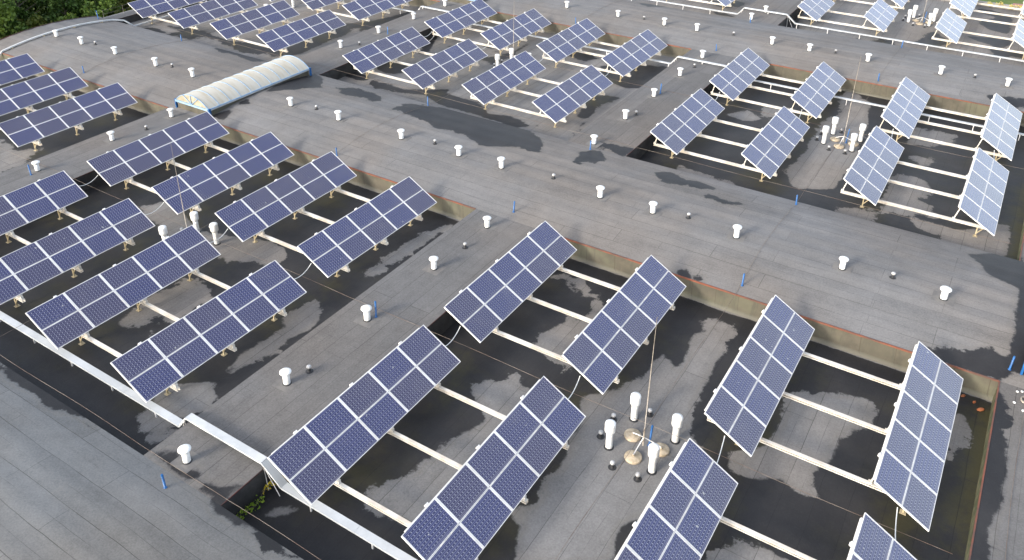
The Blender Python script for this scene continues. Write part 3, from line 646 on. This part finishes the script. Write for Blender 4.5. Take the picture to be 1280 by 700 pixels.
# ------------------------------------------------------------------ cable trays
def zsurf(x, y):
    if any(lo <= y <= hi for lo, hi in BANDS) or any(a < x < b for a, b in RIDGES): return arch(x, y)
    return ZD
def tray_seg(b, p, q, w_=.3, h=.075):
    b.beam(p, q, w_, h)
def make_tray(y, x0, x1, label, w_=.3):
    z0, z1 = -1.0, -.34
    a = empty('cable_tray', (x0, y, ZD), label, 'cable tray', 'pale metal cable trays crossing the roof')
    o = Vector((x0, y, ZD)); pts = [(x0, z0)]
    for a0, b0 in RIDGES[:2]:
        if x0 < a0 < x1: pts += [(a0-.55, z0), (a0-.02, z1), (b0-.05, z1), (b0+.75, z0)]
    pts.append((x1, z0))
    b = MB()
    for i in range(len(pts)-1):
        (xa, za), (xb, zb) = pts[i], pts[i+1]
        n = max(1, round((xb-xa)/3.0))
        for k in range(n):
            p = Vector((xa+(xb-xa)*k/n+.004, y, za+(zb-za)*k/n)) - o; q = Vector((xa+(xb-xa)*(k+1)/n-.004, y, za+(zb-za)*(k+1)/n)) - o
            b.beam(p, q, w_, .07)
    b.build('tray_channel', M_TRAY, a)
    x = x0+1
    while x < x1:
        zz = None
        for i in range(len(pts)-1):
            if pts[i][0] <= x <= pts[i+1][0] and abs(pts[i][1]-pts[i+1][1]) < .01: zz = pts[i][1]
        if zz is not None:
            zb = zsurf(x, y)
            f = MB(); f.beam(Vector((x, y, zb))-o, Vector((x, y, zz-.04))-o, .05, .05); f.build('tray_support', M_ALU, a)
        x += 2.6
    for a0, b0 in RIDGES[:2]:                                  # wire triangle at the ramps
        if x0 < a0 < x1:
            for xx in (a0-.5, b0+.6):
                zt = z0+.1; f = MB()
                f.tube([Vector((xx, y-.12, ZD))-o, Vector((b0+.05 if xx > a0 else a0-.08, y-.14, z1-.05))-o], .015, 6)
                f.tube([Vector((b0+.1 if xx > a0 else a0-.1, y-.14, ZD))-o, Vector((b0+.05 if xx > a0 else a0-.08, y-.14, z1-.05))-o], .015, 6)
                f.build('wire_brace', M_ALU, a)
make_tray(12.58, -66, 2.2, 'wide pale cable tray in the foreground rising over the lower centre roof strip', .29)
make_tray(56.75, -62, 2.2, 'pale cable tray running behind the arrays of the upper bays', .2)
make_tray(71.95, -41, 2.2, 'pale cable tray in front of the top right bay', .2)
a = empty('conduit', (-65.0, 30, -.5), 'pale blue-white conduit following the curved roof end by the trees', 'conduit')
pts = [(-65.3, 26.5, -1.1), (-65.1, 29.6, -1.05), (-65.0, 30.25, ZT+.12)] + [(-65.0, y, arch(0, y)+.12) for y in np.linspace(31, 39.6, 10)] + [(-64.6, 40.4, -.6), (-64.2, 40.9, -1.15), (-64.6, 46.5, -1.25)]
o_ = Vector((-65.0, 30, -.5)); b = MB(); 
for i in range(len(pts)-1): b.beam(Vector(pts[i])-o_, Vector(pts[i+1])-o_, .16, .09)
b.build('channel', M_TRAY, a); b = MB()
for y in (31, 33.6, 36.2, 38.6): b.box(-.14, .14, y-30-.04, y-30+.04, arch(0,y)+.5+.0, arch(0,y)+.5+.08)
b.build('saddle', M_LEG, a)

# ------------------------------------------------------------------ lightning conductor wires
def wire(pts, label, r=.0075, m=None, cat='wire', group='thin lightning conductor wires', name='conductor_wire'):
    b = MB(); b.tube(pts, r, 5)
    return tag(b.build(name, m or M_WIRE), label, cat, group)
def run_x(y, x0, x1, label):
    pts = []; x = x0
    while x < x1:
        z = max(zsurf(x, y), ZT-.03)+.05
        pts.append((x, y+.03*math.sin(x*.7), z)); x += .5
    wire(pts, label)
def run_y(x, y0, y1, label):
    pts = []; y = y0
    while y < y1:
        z = max(zsurf(x, y), ZT-.03)+.05
        pts.append((x+.03*math.sin(y*.7), y, z)); y += .4
    wire(pts, label)
run_x(10.95, -45, 2.3, 'thin conductor wire along the front edge of the near bays')
run_x(21.05, -62, 2.3, 'thin conductor wire between near and far rows of the near bays')
run_x(41.15, -62, 2.3, 'thin conductor wire along the front edge of the upper bays')
run_x(50.3, -62, 2.3, 'thin conductor wire between the rows of the upper bays')
run_y(-7.72, 11, 88, 'thin conductor wire running away through the lower right and upper right bays')
run_y(-31.5, 11, 69, 'thin conductor wire running away through the left and upper middle bays')
run_y(-55.6, 24, 69, 'thin conductor wire running away through the far left bays')
run_y(3.3, 11, 60, 'thin conductor wire on the right roof edge')
# sagging white cables from array to array
for bay, X, ya, yb in (('C',XC,16.2,25.52),('B',XB,16.29,25.58),('D',XD,45.56,55.1),('E',XE,45.48,55.06)):
    for i, x in enumerate(X):
        a0 = Vector((x+.1, ya+3.98, -.12)); a1 = Vector((x-.1, yb-3.98, -.1)); pts = []
        for k in range(9):
            t_ = k/8; p = a0.lerp(a1, t_); p.z -= .55*t_*(1-t_)*1.2; pts.append(p)
        wire(pts, 'white cable linking near and far array, %s pair from left, %s' % (ORD[i], BAY[bay]), .017, M_CABLE, 'cable', 'white cables between arrays', 'power_cable')
wire([(-41.4,50.6,-.6),(-40.8,50.4,-1.0),(-40.2,50.3,-1.1),(-39.8,50.8,-.6),(-39.7,51.1,-.2)], 'white cable looping from the strip edge to the first far array, upper middle bay', .017, M_CABLE, 'cable', 'white cables between arrays', 'power_cable')

# ------------------------------------------------------------------ polycarbonate skylights
M_PANE = weathered('gable_pane', (.36,.33,.25), (.27,.24,.17), .4, 2.5)
M_SILL = weathered('grey_sill', (.4,.42,.44), (.3,.32,.34), .5, 2)
def make_skylight(xc, y0, y1, label):
    wd, rise, base = 3.1, .62, .42
    zc = [arch(0, y0), arch(0, (y0+y1)/2)]
    zb = ZT+.62                                            # springing line of the vault
    a = empty('vault_skylight', (xc, y0, ZT), label, 'skylight', 'barrel vault skylights on the roof')
    o = Vector((xc, y0, ZT)); L = y1-y0; n = 24; hw = wd/2
    Rr = (hw*hw+rise*rise)/(2*rise); th0 = math.asin(hw/Rr)
    def pt(i, y, off=0):
        th = -th0+2*th0*i/n; rr = Rr+off
        return Vector((rr*math.sin(th), y, rr*math.cos(th)-Rr+rise + zb-ZT))
    v = MB(); gp_ = MB(); gq_ = MB()
    for i in range(n):
        v.add([pt(i,0), pt(i+1,0), pt(i+1,L), pt(i,L)], [(0,1,2,3)], 0, True)
        for yy, od in ((0.,(0,1,2)),(L,(2,1,0))):
            (gp_ if yy < 1 else gq_).add([pt(i,yy), pt(i+1,yy), Vector((0,yy,zb-ZT))], [od])
    v.build('vault', M_POLY, a)
    gp_.build('gable_pane', M_PANE, a); gq_.build('gable_pane', M_PANE, a)
    nb = 10
    for k in range(nb+1):
        y = L*k/nb; rb = MB(); w_ = .055 if k in (0, nb) else .036
        ya, yb = (y-w_/2, y+w_/2)
        for i in range(n):
            A, B = pt(i,ya,.02), pt(i+1,ya,.02); C_, D_ = pt(i+1,yb,.02), pt(i,yb,.02)
            A0, B0, C0, D0 = pt(i,ya,-.01), pt(i+1,ya,-.01), pt(i+1,yb,-.01), pt(i,yb,-.01)
            rb.add([A,B,C_,D_,A0,B0,C0,D0], [(0,1,2,3),(4,5,1,0),(3,2,6,7)])
        rb.build('rib', M_LBLUE if k % 5 else M_LBLUE, a)
    fr = MB()
    for q in (-1, 1):
        fr.box(q*hw-.045, q*hw+.045, -.05, L+.05, zb-ZT-.035, zb-ZT+.015)
        MB().box(q*hw-.06, q*hw+.075, -.03, L+.03, zb-ZT-.11, zb-ZT-.037).build('sill', M_SILL, a)
    fr.box(-hw, hw, -.08, -.01, zb-ZT-.1, zb-ZT+.03); fr.box(-hw, hw, L+.01, L+.08, zb-ZT-.1, zb-ZT+.03)
    for ang in (-.5, 0, .5):                               # fan bars of the front
        fr.beam((0,-.03,zb-ZT), (math.sin(ang*1.6)*1.0*(1 if ang else 0), -.03, zb-ZT+ (rise-.03 if not ang else rise*.86)), .05, .03)
    fr.build('frame', M_LBLUE, a)
    cb = MB(); cb.box(-hw+.05, hw-.05, .04, L-.04, 0.0, zb-ZT-.113)
    cb.build('curb', M_WALL, a)
    ps = MB()
    for q in (-1, 1):
        for y in (0.0, L): ps.box(q*(hw+.07)-.04, q*(hw+.07)+.04, y-.04, y+.1, 0.08 if y > 1 else 0.05, zb-ZT+.05)
    ps.build('corner_post', M_BLUE, a)
    return a
make_skylight(-43.35, 30.45, 39.2, 'long white barrel vault skylight with blue ribs on the middle roof band')
make_skylight(-43.4, 59.8, 68.6, 'barrel vault skylight peeking out behind the arrays at the top edge')
make_skylight(4.7, 30.9, 39.4, 'barrel vault skylight cut off by the right edge of the photo')

# ------------------------------------------------------------------ railing at the left end
a = empty('railing', (-67.2, 40, -.85), 'thin wire railing at the roof edge before the trees', 'railing')
for y in np.arange(0.2, 19, 1.9): MB().tube([(0,y,0),(0,y,.75)], .018, 6).build('post', M_MAST, a)
for z in (.73, .4): MB().tube([(0,0.1,z),(0,19.2,z)], .012, 6).build('rope', M_WIRE, a)

# ------------------------------------------------------------------ leaves
def leaf_cloud(clumps, n, size, flat=.5):
    """many small leaf faces spread through ragged clumps"""
    V = []; F = []
    per = max(1, n//len(clumps))
    for (c, r) in clumps:
        d = rng.normal(size=(per,3)); d /= np.linalg.norm(d, axis=1)[:,None]
        rad = r*(rng.random(per)**.33); p = np.array(c) + d*rad[:,None]*np.array([1,1,.8])
        a = rng.normal(size=(per,3)); a /= np.linalg.norm(a, axis=1)[:,None]
        b_ = np.cross(a, rng.normal(size=(per,3))); b_ /= np.linalg.norm(b_, axis=1)[:,None]
        s = size*(.6+.8*rng.random(per))[:,None]
        q = np.stack([p-a*s*.5, p-b_*s*.3, p+a*s*.5, p+b_*s*.3], 1).reshape(-1,3)
        o = len(V)*1
        V.append(q)
    V = np.concatenate(V); nf = len(V)//4
    return V, nf
def leaf_mat(name, c1, c2, c3):
    m = mat(name, c1, .6, 0, .3); t = NT(m)
    pos = t.n('ShaderNodeNewGeometry'); oi = t.n('ShaderNodeObjectInfo')
    f = t.step(t.noise(pos.outputs['Position'], .55, 3), .38, .62)
    c = t.mix(f, c1, c2); rn = pos.outputs['Random Per Island']
    c = t.mix(t.math('MULTIPLY', rn, .6), c, c3)
    t.l(c, t.b.inputs['Base Color']); 
    return m
M_LEAF = [leaf_mat('leaf_dark', (.014,.036,.006), (.045,.095,.012), (.1,.17,.03)), leaf_mat('leaf_light', (.045,.095,.012), (.115,.18,.02), (.17,.23,.04)), leaf_mat('leaf_yellowing', (.09,.11,.015), (.15,.14,.02), (.07,.12,.02))]
def leaves_obj(name, V, nf, m, parent, loc=(0,0,0)):
    me = bpy.data.meshes.new(name); me.vertices.add(len(V)); me.vertices.foreach_set('co', V.ravel().astype(np.float32))
    me.loops.add(nf*4); me.loops.foreach_set('vertex_index', np.arange(nf*4)); me.polygons.add(nf); me.polygons.foreach_set('loop_start', np.arange(nf)*4)
    me.update(calc_edges=True); me.materials.append(m); o = bpy.data.objects.new(name, me); COL.objects.link(o); o.location = loc
    if parent: o.parent = parent
    return o
def tree(x, y, h, kind, label, thin=False):
    a = empty('broadleaf_tree', (x, y, -9.2), label, 'tree', 'trees beyond the left roof edge')
    tr = MB(); r0 = .09 if thin else .2
    lean = random.uniform(-.6, .6); lean2 = random.uniform(-.5, .5)
    path = [(0,0,0), (lean*.3,lean2*.3,h*.3), (lean*.7,lean2*.7,h*.6), (lean,lean2,h*.95)]
    tr.tube(path, [r0, r0*.8, r0*.5, .02], 8)
    clumps = []; nb = 16 if thin else 30
    for i in range(nb):
        t_ = (.74 if thin else .3)+ (.25 if thin else .68)*((i+.5)/nb); z = h*t_
        wr = (1.9 if thin else 3.0)*math.sin(math.pi*min(1, (t_-.12)/.9))**.7*random.uniform(.35, 1.0)
        th = i*2.4+random.uniform(-.5,.5); bx, by = lean*t_+math.cos(th)*wr, lean2*t_+math.sin(th)*wr
        bz = z+random.uniform(-.3,.6)
        tr.tube([(lean*t_, lean2*t_, z-wr*.35), (bx, by, bz)], [r0*.28, .015], 5)
        clumps.append(((bx, by, bz), random.uniform(.5, .95)))
        if random.random() < .6: clumps.append(((bx*1.15+random.uniform(-.6,.6), by*1.15+random.uniform(-.6,.6), bz+random.uniform(.2,.9)), random.uniform(.35,.7)))
    tr.build('trunk', M_BARK if not thin else M_BIRCH, a)
    V, nf = leaf_cloud(clumps, 5600 if not thin else 1800, .33); leaves_obj('crown', V, nf, M_LEAF[kind], a)
    index(a, []); return a
M_BIRCH = weathered('pale_bark', (.4, .37, .32), (.2, .18, .15), .8, 3, stretch=(1,1,6))
TREES = [(-72.5,26.5,12.5,0,1),(-71.8,28.9,12.2,1,1),(-73.6,30.4,13,0,1),(-72.6,32.0,12.4,0,1),(-71.6,30.6,12.8,1,1),(-73.0,27.6,12.9,0,1),(-71.9,33.4,11.8,1,1),(-74.5,33.2,9.6,0,0),(-71.9,34.6,7.6,1,0),(-72.4,37.4,7.4,2,0),(-75.5,36.5,9.8,0,0),(-72.2,40.2,7.4,1,0),(-74.9,40.9,9.3,0,0),
 (-72.6,43.2,7.8,1,0),(-73.3,46.4,7.8,2,0),(-76.3,45.3,9.8,0,0),(-72.6,49.8,8.0,2,0),(-76.2,50.5,9.6,1,0),(-79.5,34.0,11.4,0,0),(-79.4,39.2,11.3,0,0),(-79.8,44.5,11.6,1,0),(-80.5,50.5,11.6,0,0),(-77.8,29.6,10.6,0,0),(-84.5,36.5,12.8,0,0),(-85,42.5,13,0,0),(-85,49,13,0,0),(-84,31,12.5,0,0),(-73.5,55,8.4,1,0)]
KW = ['dark green bushy tree', 'fresh green bushy tree', 'yellowing green tree']
TW = ['in the top left corner', 'behind the curved roof end', 'behind the roof corner with blue post', 'behind the upper left arrays']
seen = {}
for x, y, h, k, th in TREES:
    depth = 'front row of the wood' if x > -74 else ('second row of the wood' if x > -78 else 'back of the wood')
    nm = 'thin pale-stemmed tree' if th else KW[k]
    key = (depth, nm, 0); seen[key] = seen.get(key, 0)+1
    tree(x, y, h, k, '%s, %s from left of its kind, %s' % (nm, ORD[seen[key]-1], depth), bool(th))
def undergrowth():
    cl = []
    for i in range(260): cl.append(((random.uniform(-96,-69.2), random.uniform(20, 62), -9.2+random.uniform(.2,2.2)), random.uniform(.8,1.8)))
    V, nf = leaf_cloud(cl, 26000, .34)
    o = leaves_obj('undergrowth', V, nf, M_LEAF[0], None); tag(o, 'dark tangled undergrowth below the trees', 'undergrowth', kind='stuff')
undergrowth()
def backwood():
    cl = []
    for i in range(420): cl.append(((random.uniform(-104,-87), random.uniform(20, 90), -9.2+random.uniform(1,13)), random.uniform(1.2,2.2)))
    V, nf = leaf_cloud(cl, 52000, .5)
    o = leaves_obj('far_wood', V, nf, M_LEAF[0], None); tag(o, 'dense far wood behind the single trees', 'wood', kind='stuff')
backwood()

# ivy sprig in the corner of the near bay
a = empty('creeping_plant', (-17.3, 11.9, ZD), 'green and yellow creeping plant in the bay corner below the tray ramp', 'plant')
st = MB(); p1 = [(.0,-1.0,.05),(-.05,-.6,.12),(.1,-.2,.1),(.0,.15,.15)]; p2 = [(-.05,.3,.2),(.1,.55,.4),(.2,.8,.42),(.15,1.05,.3)]
st.tube(p1, .012, 5); st.tube([p1[-1]]+p2, .01, 5); st.build('stem', M_BARK, a)
def sprig(pts, n, sp_): 
    cl = []
    for i in range(len(pts)-1):
        for k in range(4):
            p = Vector(pts[i]).lerp(Vector(pts[i+1]), k/4); cl.append((tuple(p), sp_))
    return leaf_cloud(cl, n, .09)
ML1 = leaf_mat('sprig_green', (.16,.28,.02), (.22,.34,.03), (.3,.36,.05)); ML2 = leaf_mat('sprig_yellow', (.55,.38,.03), (.6,.45,.04), (.42,.42,.05))
V, nf = sprig(p1[:], 150, .17); o = leaves_obj('leaves', V, nf, ML1, a); o['label'] = 'bright green leaves'
V, nf = sprig(p2[:], 90, .1); o = leaves_obj('leaves', V, nf, ML2, a); o['label'] = 'yellow leaves'
# small weeds at the top strip
for i, (x, y, z) in enumerate(((-17.35, 69.9, ZD), (-16.9, 70.6, ZD))):
    V, nf = leaf_cloud([((0,0,.2),.16),((.12,.1,.3),.12),((-.1,.05,.12),.14)], 140, .09)
    o = leaves_obj('weed', V, nf, ML2, None, (x, y, z)); tag(o, ['yellow weed tuft at the corner of the far strip', 'yellow weed tuft by the foot of the tray ramp'][i], 'weed', 'yellow weeds')
# yellow dry weeds along the far eaves
cl = [((random.uniform(-17, 8), Y_END+random.uniform(-.25,.3), -1.25+random.uniform(0,.25)), random.uniform(.12,.3)) for i in range(170)]
V, nf = leaf_cloud(cl, 7000, .12); ML3 = leaf_mat('dry_weeds', (.5,.38,.1), (.3,.3,.05), (.6,.52,.25))
tag(leaves_obj('dry_weeds', V, nf, ML3, None), 'yellowish dry weeds along the far eaves', 'weeds', kind='stuff')

# ------------------------------------------------------------------ bits
def rubble(x, y, s, label, m):
    b = MB(); b.lathe([(s*.8,0),(s,.03),(s*.7,.09),(s*.2,.11)], 7)
    o = b.build('rubble', m, None, (x, y, ZD+.002)); o.scale = (1.5, .7, 1); o.rotation_euler = (0,0,.7); tag(o, label, 'rubble')
rubble(2.1, 29.3, .11, 'orange brick piece on the damp deck in the corner under the red strip', M_BRICK)
rubble(1.45, 29.75, .07, 'dull red brown rubble at the foot of the wall by the last array', M_BRICK)
rubble(1.85, 29.6, .05, 'small orange scrap beside the brick piece', M_BRICK)
# blue sheet below the first array of the top right bay
b = MB(); n_ = 8
for i in range(n_):
    for j in range(n_):
        def q(i_, j_): return (i_/n_*1.1-.55, j_/n_*1.3-.65, .28+.05*math.sin(i_*1.1)*math.cos(j_*.9)-(.25 if i_ in (0, n_) else 0))
        b.add([q(i,j), q(i+1,j), q(i+1,j+1), q(i,j+1)], [(0,1,2,3)], 0, True)
tag(b.build('tarpaulin', M_BLUE, None, (-16.2, 74.6, -.95)), 'blue tarpaulin under the first array of the top right bay', 'tarpaulin')
# rope coil and scraps on the right roof edge
b = MB(); b.tube([(.22*math.cos(t_*.5), .22*math.sin(t_*.5), .02+.012*t_/6) for t_ in range(34)], .02, 6)
tag(b.build('rope_coil', M_MAST, None, (3.4, 29.5, ZT+.003)), 'coil of pale rope on the right roof strip', 'rope')
for i, (x, y) in enumerate(((3.05,29.9),(3.2,30.0),(3.0,29.2),(3.3,28.9))):
    b = MB(); b.lathe([(.05,0),(.055,.02),(.03,.035)], 7); o = b.build('pebble', M_VENT, None, (x, y, ZT+.003)); o.rotation_euler=(0,0,i)
    tag(o, 'small pale pebble by the blue post on the right roof edge', 'pebble', 'pale pebbles on the right roof edge')

# ------------------------------------------------------------------ red car on the meadow
car = empty('parked_car', (-1.0, 116.5, -9.2), 'brick red car parked on the grass behind the building', 'car', rz=R(8))
M_RED = weathered('red_paint', (.3, .03, .02), (.25, .03, .02), .35, 2); M_GL = mat('car_glass', (.02,.025,.03), .08); M_TY = mat('rubber', (.02,.02,.02), .8)
prof = [(-2.1,.35),(-2.15,.7),(-1.9,.88),(-1.35,.95),(-.75,1.4),(.75,1.43),(1.35,1.0),(2.0,.85),(2.15,.6),(2.1,.35)]
b = MB(); k_ = len(prof)
for s_ in (-1, 1): b.add([(x, s_*.82*(1-.12*(z > 1.2)), z) for x, z in prof], [tuple(range(k_))])
for i in range(k_):
    (xa, za), (xb, zb) = prof[i], prof[(i+1) % k_]; wa, wb = .82*(1-.12*(za > 1.2)), .82*(1-.12*(zb > 1.2))
    b.add([(xa,-wa,za),(xb,-wb,zb),(xb,wb,zb),(xa,wa,za)], [(0,1,2,3)])
b.build('body', M_RED, car)
b = MB()
b.add([(-1.3,-.7,1.02),(-.82,-.66,1.36),(-.82,.66,1.36),(-1.3,.7,1.02)], [(0,1,2,3)]); b.add([(1.3,-.7,1.05),(.84,-.66,1.37),(.84,.66,1.37),(1.3,.7,1.05)], [(0,1,2,3)])
for v_ in range(len(b.v)): b.v[v_] = (b.v[v_][0]*1.012, b.v[v_][1], b.v[v_][2]+.02)
for s_ in (-1,1): b.add([(-1.15,s_*.80,1.0),(1.15,s_*.80,1.0),(.72,s_*.745,1.34),(-.72,s_*.745,1.34)], [(0,1,2,3)])
b.build('window', M_GL, car)
for x in (-1.35, 1.35):
    for s_ in (-1, 1): MB().tube([(x, s_*.62, .32), (x, s_*.84, .32)], .32, 18).build('wheel', M_TY, car)
